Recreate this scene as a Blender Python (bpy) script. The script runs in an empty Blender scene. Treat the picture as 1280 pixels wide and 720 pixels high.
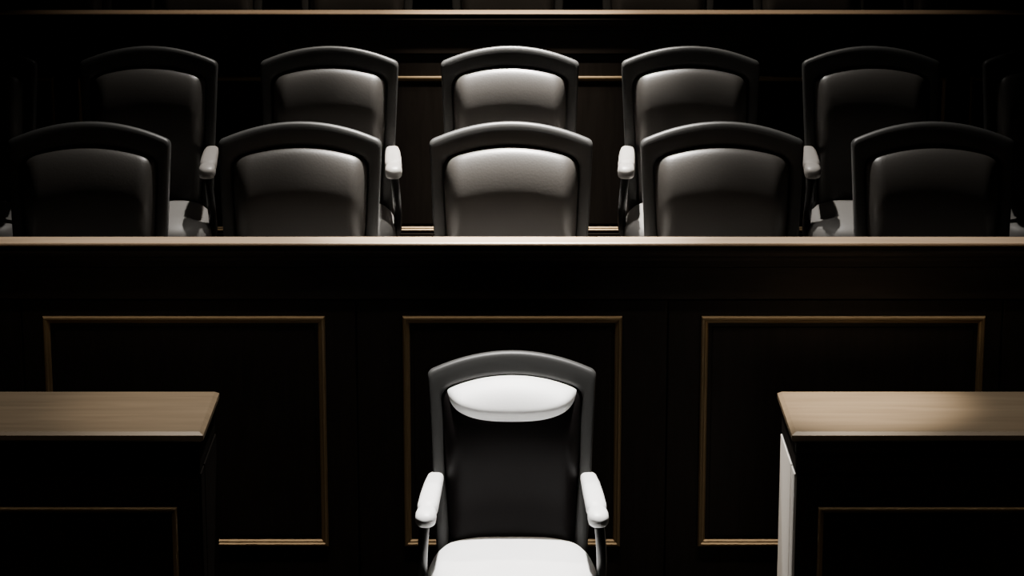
import bpy, bmesh, math
from mathutils import Vector, Matrix

scene = bpy.context.scene
COL = scene.collection

# ------------------------------------------------------------ materials
def new_mat(name):
    m = bpy.data.materials.new(name); m.use_nodes = True
    nt = m.node_tree
    return m, nt, nt.nodes["Principled BSDF"]

def wood(name, c1, c2, rough=0.4, scale=(1.5, 14, 14), bump=0.05, spec=0.5, metal=0.0):
    m, nt, b = new_mat(name)
    tc = nt.nodes.new("ShaderNodeTexCoord")
    mp = nt.nodes.new("ShaderNodeMapping"); mp.inputs["Scale"].default_value = scale
    no = nt.nodes.new("ShaderNodeTexNoise")
    no.inputs["Scale"].default_value = 3.0; no.inputs["Detail"].default_value = 8
    no.inputs["Distortion"].default_value = 0.6
    cr = nt.nodes.new("ShaderNodeValToRGB")
    cr.color_ramp.elements[0].position = 0.3; cr.color_ramp.elements[0].color = (*c1, 1)
    cr.color_ramp.elements[1].position = 0.75; cr.color_ramp.elements[1].color = (*c2, 1)
    bp = nt.nodes.new("ShaderNodeBump"); bp.inputs["Strength"].default_value = bump
    bp.inputs["Distance"].default_value = 0.01
    L = nt.links.new
    L(tc.outputs["Object"], mp.inputs["Vector"]); L(mp.outputs[0], no.inputs["Vector"])
    L(no.outputs["Fac"], cr.inputs["Fac"]); L(cr.outputs[0], b.inputs["Base Color"])
    L(no.outputs["Fac"], bp.inputs["Height"]); L(bp.outputs[0], b.inputs["Normal"])
    b.inputs["Roughness"].default_value = rough
    b.inputs["Specular IOR Level"].default_value = spec
    b.inputs["Metallic"].default_value = metal
    return m

def leather(name, c, rough=0.5, bump=0.08, scale=160, spec=0.5):
    m, nt, b = new_mat(name)
    tc = nt.nodes.new("ShaderNodeTexCoord")
    vo = nt.nodes.new("ShaderNodeTexVoronoi"); vo.inputs["Scale"].default_value = scale
    no = nt.nodes.new("ShaderNodeTexNoise"); no.inputs["Scale"].default_value = 5
    mx = nt.nodes.new("ShaderNodeMixRGB"); mx.inputs[1].default_value = (*[v*0.9 for v in c], 1)
    mx.inputs[2].default_value = (*[v*1.1 for v in c], 1)
    bp = nt.nodes.new("ShaderNodeBump"); bp.inputs["Strength"].default_value = bump
    bp.inputs["Distance"].default_value = 0.002
    L = nt.links.new
    L(tc.outputs["Object"], vo.inputs["Vector"]); L(tc.outputs["Object"], no.inputs["Vector"])
    L(no.outputs["Fac"], mx.inputs[0]); L(mx.outputs[0], b.inputs["Base Color"])
    L(vo.outputs["Distance"], bp.inputs["Height"]); L(bp.outputs[0], b.inputs["Normal"])
    b.inputs["Roughness"].default_value = rough
    b.inputs["Specular IOR Level"].default_value = spec
    return m

def plain(name, c, rough=0.5, metal=0.0, spec=0.5):
    m, nt, b = new_mat(name)
    no = nt.nodes.new("ShaderNodeTexNoise"); no.inputs["Scale"].default_value = 30
    mr = nt.nodes.new("ShaderNodeMapRange")
    mr.inputs["To Min"].default_value = max(0, rough-0.06); mr.inputs["To Max"].default_value = rough+0.06
    nt.links.new(no.outputs["Fac"], mr.inputs["Value"]); nt.links.new(mr.outputs[0], b.inputs["Roughness"])
    b.inputs["Base Color"].default_value = (*c, 1); b.inputs["Metallic"].default_value = metal
    b.inputs["Specular IOR Level"].default_value = spec
    return m

M_dark = wood("dark_walnut", (0.014, 0.011, 0.009), (0.026, 0.020, 0.016), 0.5, spec=0.3)
M_panel = wood("ebony_panel", (0.014, 0.011, 0.009), (0.022, 0.018, 0.015), 0.55, (14, 14, 1.5), spec=0.25)
M_side_shade = wood("ebony_painted_shade", (0.006, 0.005, 0.004), (0.010, 0.008, 0.007), 0.8, (14, 14, 1.5), spec=0.03)  # darker ebony copy: the left desk's shade put into the colour
M_rail = wood("rail_satin_bronze", (0.50, 0.36, 0.24), (0.68, 0.52, 0.36), 0.30, (0.6, 14, 14), 0.02)
M_gold = plain("gilt_trim", (0.33, 0.235, 0.125), 0.42, 0.45)
M_desk = wood("desk_bronzed_oak", (0.105, 0.080, 0.052), (0.145, 0.112, 0.074), 0.34, (0.8, 10, 10), 0.02)
M_side_lit = wood("side_painted_lit", (0.80, 0.79, 0.77), (0.86, 0.85, 0.83), 0.5, (12, 12, 1), 0.02)  # right desk's lit side, its brightness put into the colour
M_leather = leather("black_leather", (0.046, 0.042, 0.038), 0.40, spec=0.5)
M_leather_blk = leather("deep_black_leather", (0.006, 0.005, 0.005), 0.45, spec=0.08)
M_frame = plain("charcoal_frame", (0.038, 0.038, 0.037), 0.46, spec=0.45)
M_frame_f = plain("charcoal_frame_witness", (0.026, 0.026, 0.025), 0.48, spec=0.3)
M_white = leather("ivory_leather", (0.86, 0.86, 0.85), 0.5, 0.04)  # seat colour; also the painted light on the front cushion top
M_seat = leather("grey_leather", (0.26, 0.25, 0.24), 0.5, 0.04)
M_arm = plain("ivory_armrest", (0.84, 0.84, 0.83), 0.4)
M_arm_j = plain("stone_armrest", (0.38, 0.36, 0.34), 0.4)
M_metal = plain("black_metal", (0.05, 0.05, 0.05), 0.35, 0.8)
M_wall = plain("dark_plaster", (0.02, 0.017, 0.014), 0.85)
M_carpet = leather("dark_carpet", (0.012, 0.010, 0.009), 0.95, 0.3, 90, 0.1)

# ------------------------------------------------------------ helpers
def mesh_from(name, verts, faces, mat, smooth=True):
    me = bpy.data.meshes.new(name)
    me.from_pydata([tuple(v) for v in verts], [], faces)
    me.validate(); me.materials.append(mat)
    bm = bmesh.new(); bm.from_mesh(me)
    bmesh.ops.recalc_face_normals(bm, faces=bm.faces); bm.to_mesh(me); bm.free()
    if smooth:
        for p in me.polygons: p.use_smooth = True
    return me

def obj(name, me, parent=None, loc=(0, 0, 0)):
    o = bpy.data.objects.new(name, me); COL.objects.link(o)
    o.location = loc
    if parent: o.parent = parent
    return o

def empty(name, loc=(0, 0, 0)):
    e = bpy.data.objects.new(name, None); COL.objects.link(e)
    e.location = loc; e.empty_display_size = 0.1
    return e

def box_mesh(name, x0, x1, y0, y1, z0, z1, mat, bev=0.004, seg=2):
    bm = bmesh.new()
    bmesh.ops.create_cube(bm, size=1)
    for v in bm.verts:
        v.co = Vector(((x0+x1)/2 + v.co.x*(x1-x0), (y0+y1)/2 + v.co.y*(y1-y0), (z0+z1)/2 + v.co.z*(z1-z0)))
    if bev > 0:
        bmesh.ops.bevel(bm, geom=bm.edges[:], offset=bev, segments=seg, affect='EDGES', profile=0.5)
    me = bpy.data.meshes.new(name); bm.to_mesh(me); bm.free(); me.materials.append(mat)
    return me

def box(name, x0, x1, y0, y1, z0, z1, mat, parent=None, bev=0.004, seg=2):
    return obj(name, box_mesh(name, x0, x1, y0, y1, z0, z1, mat, bev, seg), parent)

def moulding(name, x0, x1, prof, mat, parent):
    """extrude a (y,z) profile along x"""
    n = len(prof)
    v = [(x0, y, z) for y, z in prof] + [(x1, y, z) for y, z in prof]
    f = [(i, (i+1) % n, n+(i+1) % n, n+i) for i in range(n)] + [tuple(range(n)), tuple(range(2*n-1, n-1, -1))]
    return obj(name, mesh_from(name, v, f, mat, False), parent)

def frame_trim(name, x0, x1, z0, z1, y, mat, parent, w=0.022, d=0.014):
    """mitred picture-frame moulding standing on plane y (facing -y)"""
    prof = [(0, 0), (0.0, d*0.55), (w*0.18, d*0.95), (w*0.42, d), (w*0.6, d*0.7), (w*0.8, d*0.6), (w, d*0.25), (w, 0)]
    rings = []
    for s, dd in prof:
        rings.append([(x0+s, y-dd, z0+s), (x1-s, y-dd, z0+s), (x1-s, y-dd, z1-s), (x0+s, y-dd, z1-s)])
    v = [p for r in rings for p in r]; f = []
    for i in range(len(rings)-1):
        for k in range(4):
            f.append((i*4+k, i*4+(k+1) % 4, (i+1)*4+(k+1) % 4, (i+1)*4+k))
    return obj(name, mesh_from(name, v, f, mat, False), parent)

def tube_mesh(name, pts, radii, mat, n=12, pw=1.0, sx=1.0, sz=1.0):
    pts = [Vector(p) for p in pts]
    v = []; f = []
    up = Vector((1, 0, 0))
    for i, p in enumerate(pts):
        t = (pts[min(i+1, len(pts)-1)] - pts[max(i-1, 0)]).normalized()
        a = up - t*up.dot(t)
        if a.length < 1e-3: a = Vector((0, 1, 0)) - t*t.y
        a.normalize(); b = t.cross(a)
        for k in range(n):
            th = 2*math.pi*k/n; c, s = math.cos(th), math.sin(th)
            c = math.copysign(abs(c)**pw, c); s = math.copysign(abs(s)**pw, s)
            v.append(p + a*c*radii[i]*sx + b*s*radii[i]*sz)
    for i in range(len(pts)-1):
        for k in range(n):
            f.append((i*n+k, i*n+(k+1) % n, (i+1)*n+(k+1) % n, (i+1)*n+k))
    f.append(tuple(range(n))); f.append(tuple(range((len(pts)-1)*n, len(pts)*n)))
    return mesh_from(name, v, f, mat)

def bez(p0, p1, p2, n):
    out = []
    for i in range(n+1):
        t = i/n
        out.append(tuple((1-t)**2*a + 2*t*(1-t)*b + t*t*c for a, b, c in zip(p0, p1, p2)))
    return out

def join_meshes(name, metas):
    bm = bmesh.new(); mats = []
    for me in metas:
        st = len(bm.faces)
        bm.from_mesh(me); bm.faces.ensure_lookup_table()
        m = me.materials[0]
        if m not in mats: mats.append(m)
        for fc in bm.faces[st:]: fc.material_index = mats.index(m)
    out = bpy.data.meshes.new(name); bm.to_mesh(out); bm.free()
    for m in mats: out.materials.append(m)
    return out

def remat(me, mat):
    c = me.copy(); c.materials.clear(); c.materials.append(mat); return c

# ------------------------------------------------------------ chair
TA = math.radians(8.5); SA, CA = math.sin(TA), math.cos(TA)
def back_pt(x, h, yl):
    yl = yl - 0.35*x*x
    return (x, 0.19 + h*SA + yl*CA, 0.44 + h*CA - yl*SA)

def outline(wb, wt, hc, crown, r, h0=0.0):
    left = []
    for i in range(9):
        t = i/8; left.append((-(wb + (wt-wb)*t), h0 + (hc-r-h0)*t))
    arch = lambda x: crown - (crown-hc)*(x/wt)**2
    xs = -wt + r
    left += bez((-wt, hc-r), (-wt, arch(wt)), (xs, arch(xs)), 6)[1:]
    for i in range(1, 9):
        x = xs*(1-i/8); left.append((x, arch(x)))
    return left + [(-x, h) for x, h in reversed(left[:-1])]

def build_frame():
    O = outline(0.214, 0.2375, 0.524, 0.578, 0.014)
    I = outline(0.176, 0.198, 0.470, 0.508, 0.03)
    n = 20; d = 0.046; v = []; f = []
    for (ox, oh), (ix, ih) in zip(O, I):
        for k in range(n):
            th = 2*math.pi*k/n; c, s = math.cos(th), math.sin(th)
            c = math.copysign(abs(c)**0.5, c); s = math.copysign(abs(s)**0.5, s)
            w = 0.5 - 0.5*c
            v.append(back_pt(ox+(ix-ox)*w, oh+(ih-oh)*w, s*d/2))
    m = len(O)
    for i in range(m-1):
        for k in range(n):
            f.append((i*n+k, i*n+(k+1) % n, (i+1)*n+(k+1) % n, (i+1)*n+k))
    f.append(tuple(range(n))); f.append(tuple(range((m-1)*n, m*n)))
    return mesh_from("chair_back_frame", v, f, M_frame)

def q(d, R):
    t = min(max(d/R, 0), 1); return math.sqrt(max(0, 1-(1-t)**2))

def build_cushion():
    nu, nv = 36, 48; v = []; f = []
    wb, wt, crown, sag = 0.180, 0.200, 0.510, 0.036
    for side in (0, 1):
        for j in range(nv+1):
            vv = j/nv
            vv = 1-(1-vv)**1.3
            for i in range(nu+1):
                uu = math.sin((i/nu*2-1)*math.pi/2)
                w = wb+(wt-wb)*vv
                top = crown - sag*uu*uu - 0.012*abs(uu)**14
                h = 0.01 + vv*(top-0.01); x = uu*w
                dx = (1-abs(uu))*w; dt = top-h; db = h-0.01
                if side == 0:
                    fz = q(dx, 0.05)*(0.16*q(dt, 0.02)+0.84*q(dt, 0.19))*q(db, 0.05)
                    t = min(max((dt-0.12)/0.26, 0), 1)
                    y = 0.008 - (0.088 - 0.040*t*t*(3-2*t))*fz
                else:
                    fz = q(dx, 0.02)*q(dt, 0.02)*q(db, 0.02); y = 0.008 + 0.010*fz
                v.append(back_pt(x, h, y))
    N = (nu+1)*(nv+1)
    for s in (0, 1):
        for j in range(nv):
            for i in range(nu):
                a = s*N + j*(nu+1)+i
                f.append((a, a+1, a+nu+2, a+nu+1) if s == 0 else (a+nu+1, a+nu+2, a+1, a))
    me = mesh_from("chair_back_cushion", v, f, M_leather)
    bm = bmesh.new(); bm.from_mesh(me); bmesh.ops.remove_doubles(bm, verts=bm.verts, dist=0.0002)
    bmesh.ops.recalc_face_normals(bm, faces=bm.faces); bm.to_mesh(me); bm.free()
    return me

def build_painted_highlight():  # white shell standing in for light caught by the upper cushion
    nu, nv = 40, 30; v = []; f = []
    crown, wt = 0.506, 0.184
    for j in range(nv+1):
        vv = 0.5-0.5*math.cos(math.pi*j/nv)
        for i in range(nu+1):
            uu = math.sin((i/nu*2-1)*math.pi/2)
            a2 = max(0.0, 1-abs(uu)**2.6)**0.5
            mid = crown - 0.046
            top = mid + 0.050*(1-0.62*uu*uu)*(a2**0.35) 
            bot = mid - 0.086*a2
            h = bot + vv*(top-bot); x = uu*wt
            dt = top-h; db = h-bot
            fz = (q(dt, 0.12)**0.9)*q(db, 0.05)*q((1-abs(uu))*wt, 0.04)
            v.append(back_pt(x, h, -0.012 - 0.098*fz))
    for j in range(nv):
        for i in range(nu):
            a = j*(nu+1)+i; f.append((a, a+1, a+nu+2, a+nu+1))
    return mesh_from("chair_painted_highlight", v, f, M_white)

def build_seat(mat):
    prof = [(0.0, 0), (0.5, 0), (0.9, 0.002), (0.97, 0.012), (1.0, 0.035), (1.0, 0.065), (0.97, 0.088), (0.91, 0.102), (0.8, 0.112), (0.6, 0.120), (0.35, 0.124), (0.0, 0.125)]
    n = 56; v = []; f = []
    for r, z in prof:
        for k in range(n):
            th = 2*math.pi*k/n; c, s = math.cos(th), math.sin(th)
            x = 0.236*math.copysign(abs(c)**0.52, c); y = 0.235*math.copysign(abs(s)**0.52, s)
            x *= 1 - 0.12*max(0, y/0.235)
            v.append((x*r, -0.026 + y*r, 0.384+z - (0.03*max(0, -y*r/0.235-0.6))))
    for i in range(len(prof)-1):
        for k in range(n):
            f.append((i*n+k, i*n+(k+1) % n, (i+1)*n+(k+1) % n, (i+1)*n+k))
    me = mesh_from("chair_seat", v, f, mat)
    bm = bmesh.new(); bm.from_mesh(me); bmesh.ops.remove_doubles(bm, verts=bm.verts, dist=0.0003)
    bm.to_mesh(me); bm.free()
    return me

def build_arm(sx):
    ts = [0, 0.01, 0.04, 0.1, 0.3, 0.55, 0.74, 0.78, 0.805, 0.83, 0.88, 0.94, 0.975, 0.995, 1.0]
    rs = [0.006, 0.014, 0.021, 0.025, 0.028, 0.030, 0.031, 0.0295, 0.0235, 0.0285, 0.031, 0.030, 0.024, 0.013, 0.003]
    pts = [(sx*(0.214+0.022*t), 0.225-0.39*t, 0.658+0.012*math.sin(t*math.pi)-0.010*t) for t in ts]
    return tube_mesh("arm_pad", pts, [r*0.92 for r in rs], M_arm, 20, 0.7, 1.0, 0.8)

def build_arm_support(sx):
    a = bez((sx*0.236, -0.12, 0.640), (sx*0.252, -0.15, 0.50), (sx*0.240, -0.04, 0.43), 14)
    a += bez((sx*0.240, -0.04, 0.43), (sx*0.228, 0.02, 0.375), (sx*0.12, 0.0, 0.365), 8)[1:]
    m1 = tube_mesh("s1", a, [0.014]*len(a), M_metal, 12)
    b = bez((sx*0.214, 0.20, 0.645), (sx*0.214, 0.23, 0.63), (sx*0.205, 0.225, 0.60), 6)
    m2 = tube_mesh("s2", b, [0.012]*len(b), M_metal, 12)
    return join_meshes("arm_support", [m1, m2])

def build_base():
    ms = []
    ms.append(box_mesh("pan", -0.17, 0.17, -0.19, 0.17, 0.345, 0.389, M_metal, 0.012, 3))
    ms.append(tube_mesh("col", [(0, 0, 0.07), (0, 0, 0.2), (0, 0, 0.201), (0, 0, 0.35)], [0.03, 0.03, 0.02, 0.02], M_metal, 20))
    ms.append(tube_mesh("hub", [(0, 0, 0.06), (0, 0, 0.075), (0, 0, 0.12), (0, 0, 0.13)], [0.03, 0.042, 0.038, 0.028], M_metal, 20))
    for sx in (-1, 1):
        p = bez((sx*0.09, 0.05, 0.36), (sx*0.09, 0.24, 0.33), (sx*0.09, 0.235, 0.52), 10)
        ms.append(tube_mesh("spine", p, [0.012]*11, M_metal, 10))
    for k in range(5):
        a = math.radians(90+72*k); c, s = math.cos(a), math.sin(a)
        p = [(c*r, s*r, z) for r, z in ((0.02, 0.10), (0.12, 0.095), (0.22, 0.08), (0.26, 0.066), (0.27, 0.06))]
        ms.append(tube_mesh("leg", p, [0.022, 0.019, 0.016, 0.014, 0.010], M_metal, 10))
        t = Vector((-s, c, 0))
        for off in (-0.013, 0.013):
            ctr = Vector((c*0.262, s*0.262, 0.026)) + t*off
            ms.append(tube_mesh("caster", [ctr-t*0.009, ctr-t*0.0085, ctr+t*0.0085, ctr+t*0.009], [0.02, 0.026, 0.026, 0.02], M_metal, 16))
        ms.append(tube_mesh("stem", [(c*0.262, s*0.262, 0.03), (c*0.262, s*0.262, 0.066)], [0.007, 0.007], M_metal, 8))
    return join_meshes("swivel_base", ms)

me_frame = build_frame(); me_cush = build_cushion(); me_highlight = build_painted_highlight()
me_seat = build_seat(M_white); me_base = build_base()
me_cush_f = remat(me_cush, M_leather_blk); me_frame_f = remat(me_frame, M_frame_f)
me_seat_j = remat(me_seat, M_seat)
me_armL, me_armR = build_arm(-1), build_arm(1)
me_armLj, me_armRj = remat(me_armL, M_arm_j), remat(me_armR, M_arm_j)
me_supL, me_supR = build_arm_support(-1), build_arm_support(1)

def chair(x, y, z, s=1.0, witness=False, rot=0.0):
    e = empty("courtroom_chair", (x, y, z)); e.scale = (s, s, s); e.rotation_euler[2] = rot
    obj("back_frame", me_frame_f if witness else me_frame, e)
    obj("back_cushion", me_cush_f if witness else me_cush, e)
    if witness: obj("painted_highlight", me_highlight, e)
    obj("seat", me_seat if witness else me_seat_j, e); obj("swivel_base", me_base, e)
    obj("armrest_left", me_armL if witness else me_armLj, e)
    obj("armrest_right", me_armR if witness else me_armRj, e)
    obj("arm_support_left", me_supL, e); obj("arm_support_right", me_supR, e)
    return e

S = 1.12
chair(0.0, -0.885, 0.0, 1.0, True)
for i in range(-3, 4): chair(0.687*i - 0.003, 0.37, 0.30, S)
for i in range(-3, 4): chair(0.695*i - 0.008, 1.98, 0.30, S)
for i in range(-3, 4): chair(0.690*i - 0.02, 4.00, 0.48, S)

# ------------------------------------------------------------ panelled box fronts
def panelled_front(y, zr, ztrim_top, ztrim_bot, zbase, frames, joints, xe=3.1):
    e = empty("jury_box_front", (0, 0, 0))
    box("core", -xe, xe, y+0.012, y+0.045, zbase, zr-0.03, M_dark, e, 0.002)
    c = zr
    moulding("cap_rail", -xe, xe, [(y+0.030, c), (y-0.046, c), (y-0.051, c-0.002), (y-0.053, c-0.006), (y-0.051, c-0.010), (y+0.030, c-0.010)], M_rail, e)
    moulding("cap_moulding", -xe, xe, [(y+0.045, c-0.010), (y-0.046, c-0.010), (y-0.048, c-0.032), (y-0.042, c-0.044), (y-0.032, c-0.052), (y-0.026, c-0.062), (y-0.026, c-0.080), (y-0.014, c-0.084), (y+0.045, c-0.084)], M_dark, e)
    box("frieze", -xe, xe, y-0.012, y+0.02, c-0.186, c-0.084, M_dark, e, 0.003)
    xs = [-xe] + joints + [xe]
    for a, b in zip(xs[:-1], xs[1:]):
        box("panel", a+0.002, b-0.002, y, y+0.02, zbase+0.10, c-0.190, M_panel, e, 0.003)
    box("plinth", -xe, xe, y-0.015, y+0.02, zbase, zbase+0.10, M_dark, e, 0.004)
    for a, b in frames:
        frame_trim("gilt_frame", a, b, ztrim_bot, ztrim_top, y, M_gold, e)
        box("raised_field", a+0.034, b-0.034, y-0.004, y+0.01, ztrim_bot+0.034, ztrim_top-0.034, M_panel, e, 0.003)
    return e

panelled_front(0.0, 1.195, 0.954, 0.212, 0.0,
               [(-2.53, -1.60), (-1.435, -0.572), (-0.335, 0.337), (0.579, 1.447), (1.60, 2.53)],
               [-2.66, -1.50, -0.477, 0.477, 1.50, 2.66])
panelled_front(3.59, 1.385, 1.10, 0.405, 0.30,
               [(-3.0, -2.0), (-1.90, -0.66), (-0.56, 0.56), (0.66, 1.90), (2.0, 3.0)],
               [-1.95, -0.61, 0.61, 1.95])

# ------------------------------------------------------------ counsel desks
def desk(sign, xi, xe, name="counsel_desk"):
    e = empty(name, (0, 0, 0))
    def X(a, b):
        a, b = sign*a, sign*b
        return (min(a, b), max(a, b))
    yb, yf, zt = -0.288, -0.712, 0.80
    x0, x1 = X(xi, xe)
    ch = 0.012
    v = []
    for ins, z in ((0.010, zt-0.030), (0.0, zt-0.022), (0.0, zt-0.008), (ch, zt)):
        v += [(x0+ins, yf+ins, z), (x1-ins, yf+ins, z), (x1-ins, yb-ins, z), (x0+ins, yb-ins, z)]
    f = [(3, 2, 1, 0), (12, 13, 14, 15)]
    for r in range(3):
        for k in range(4): f.append((r*4+k, r*4+(k+1) % 4, r*4+4+(k+1) % 4, r*4+4+k))
    obj("desk_top", mesh_from("desk_top", v, f, M_desk, False), e)
    md = M_side_shade if sign < 0 else M_dark
    a, b = X(xi+0.010, xe-0.014); box("cornice", a, b, yf+0.012, yb-0.012, zt-0.066, zt-0.030, md, e, 0.006, 3)
    a, b = X(xi+0.014, xe-0.022); box("apron", a, b, yf+0.02, yb-0.012, zt-0.125, zt-0.066, md, e, 0.003)
    a, b = X(xi+0.020, xe-0.027); box("carcass", a, b, yf+0.026, yb-0.008, 0.07, zt-0.125, M_panel, e, 0.003)
    a, b = X(xi+0.010, xe-0.018); box("plinth", a, b, yf+0.016, yb-0.004, 0.0, 0.08, M_dark, e, 0.004)
    n = 2; w = (xe-0.06-(xi+0.085))/n
    for i in range(n):
        p, r = X(xi+0.083+i*w, xi+0.083+(i+1)*w-0.05)
        frame_trim("gilt_frame", p, r, 0.14, 0.572, yf+0.026, M_gold, e, 0.016, 0.010)
    sm = M_side_lit if sign > 0 else M_side_shade  # painted light on the right desk's side, painted shade on the left
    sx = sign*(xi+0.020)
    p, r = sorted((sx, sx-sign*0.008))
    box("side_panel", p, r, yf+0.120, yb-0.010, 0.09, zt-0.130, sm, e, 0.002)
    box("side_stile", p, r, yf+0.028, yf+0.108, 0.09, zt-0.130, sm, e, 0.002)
    return e

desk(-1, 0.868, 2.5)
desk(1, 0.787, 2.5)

# ------------------------------------------------------------ room shell
RX, YB, YF, H = 4.2, 7.0, -9.0, 4.6
box("floor", -RX, RX, YF, YB, -0.1, 0.0, M_carpet, None, 0)
box("jury_platform", -3.1, 3.1, 0.05, 3.64, 0.0, 0.30, M_carpet, None, 0.004)
box("jury_platform", -3.1, 3.1, 3.645, 5.2, 0.0, 0.48, M_carpet, None, 0.004)
box("wall_back", -RX, RX, YB, YB+0.1, -0.1, H, M_wall, None, 0)
box("wall_front", -RX, RX, YF-0.1, YF, -0.1, H, M_wall, None, 0)
box("wall_left", -RX-0.1, -RX, YF-0.1, YB+0.1, -0.1, H, M_wall, None, 0)
box("wall_right", RX, RX+0.1, YF-0.1, YB+0.1, -0.1, H, M_wall, None, 0)
box("ceiling", -RX-0.1, RX+0.1, YF-0.1, YB+0.1, H, H+0.1, M_wall, None, 0)
box("baseboard_back", -RX, RX, YB-0.02, YB, 0.0, 0.15, M_dark, None, 0.003)
box("baseboard_left", -RX, -RX+0.02, YF, YB-0.02, 0.0, 0.15, M_dark, None, 0.003)
box("baseboard_right", RX-0.02, RX, YF, YB-0.02, 0.0, 0.15, M_dark, None, 0.003)

# ------------------------------------------------------------ lights: ceiling downlights, then added wash and fill spots
def downlight(x, y, target, watts, angle, color, radius=0.06, blend=1.0):
    e = empty("ceiling_downlight", (x, y, H))  # name also covers the added washes and fills below
    ring = tube_mesh("can", [(0, 0, -0.001), (0, 0, -0.10)], [0.09, 0.10], M_metal, 28)
    bm = bmesh.new(); bm.from_mesh(ring)
    caps = [f for f in bm.faces if len(f.verts) > 4 and f.calc_center_median().z < -0.05]
    bmesh.ops.delete(bm, geom=caps, context='FACES'); bm.to_mesh(ring); bm.free()
    obj("can", ring, e)
    l = bpy.data.lights.new("spot", 'SPOT'); l.energy = watts; l.spot_size = math.radians(angle)
    l.spot_blend = blend; l.color = color; l.shadow_soft_size = radius
    o = bpy.data.objects.new("spot", l); COL.objects.link(o); o.parent = e
    o.location = (0, 0, -0.12)
    d = Vector(target) - Vector((x, y, H-0.12))
    o.rotation_euler = d.to_track_quat('-Z', 'Y').to_euler()

WARM = (1.0, 0.86, 0.70); NEUT = (1.0, 0.95, 0.88)
downlight(0, -0.50, (0, -0.85, 0.5), 2900, 22, (1.0, 0.97, 0.94))
# jury rows: a tight key plus a broad dim one, both from just behind each row
downlight(0.11, 1.30, (0, 0.50, 1.3), 5600, 26, NEUT)
downlight(-0.11, 1.35, (0, 0.35, 1.3), 800, 66, NEUT)
downlight(0.11, 2.95, (0, 2.20, 1.3), 6000, 25, NEUT)
downlight(-0.11, 3.00, (0, 2.05, 1.3), 800, 64, NEUT)
downlight(0, 3.40, (0, 3.60, 1.4), 330, 72, WARM)
downlight(0, 2.70, (0, 3.59, 1.15), 1000, 21, WARM)
downlight(0.35, -0.45, (1.00, -0.40, 0.75), 3600, 12, WARM)
downlight(-0.55, -0.45, (-0.98, -0.45, 0.8), 520, 13, WARM)
for x, p in ((-1.15, 120), (0.0, 120), (1.15, 140)):  # added washes to lift the panelled front, not lamps of the room
    downlight(x, -0.95, (x, -0.38, 0.0), p, 34, WARM, 0.1)
for x in (-1.35, 1.35):  # added front fills so the desk trim shows; no real fixtures there
    downlight(x, -2.3, (x, -0.70, 0.30), 45, 26, WARM, 0.1)

w = bpy.data.worlds.new("World"); scene.world = w; w.use_nodes = True
w.node_tree.nodes["Background"].inputs[0].default_value = (0.01, 0.01, 0.01, 1)
w.node_tree.nodes["Background"].inputs[1].default_value = 0.2

# ------------------------------------------------------------ camera
cd = bpy.data.cameras.new("camera"); cam = bpy.data.objects.new("camera", cd); COL.objects.link(cam)
cam.location = (0, -7.81, 2.989); cam.rotation_euler = (math.radians(90-14), 0, 0)
cd.sensor_width = 36; cd.lens = 36*3300/1280; cd.clip_end = 60
scene.camera = cam
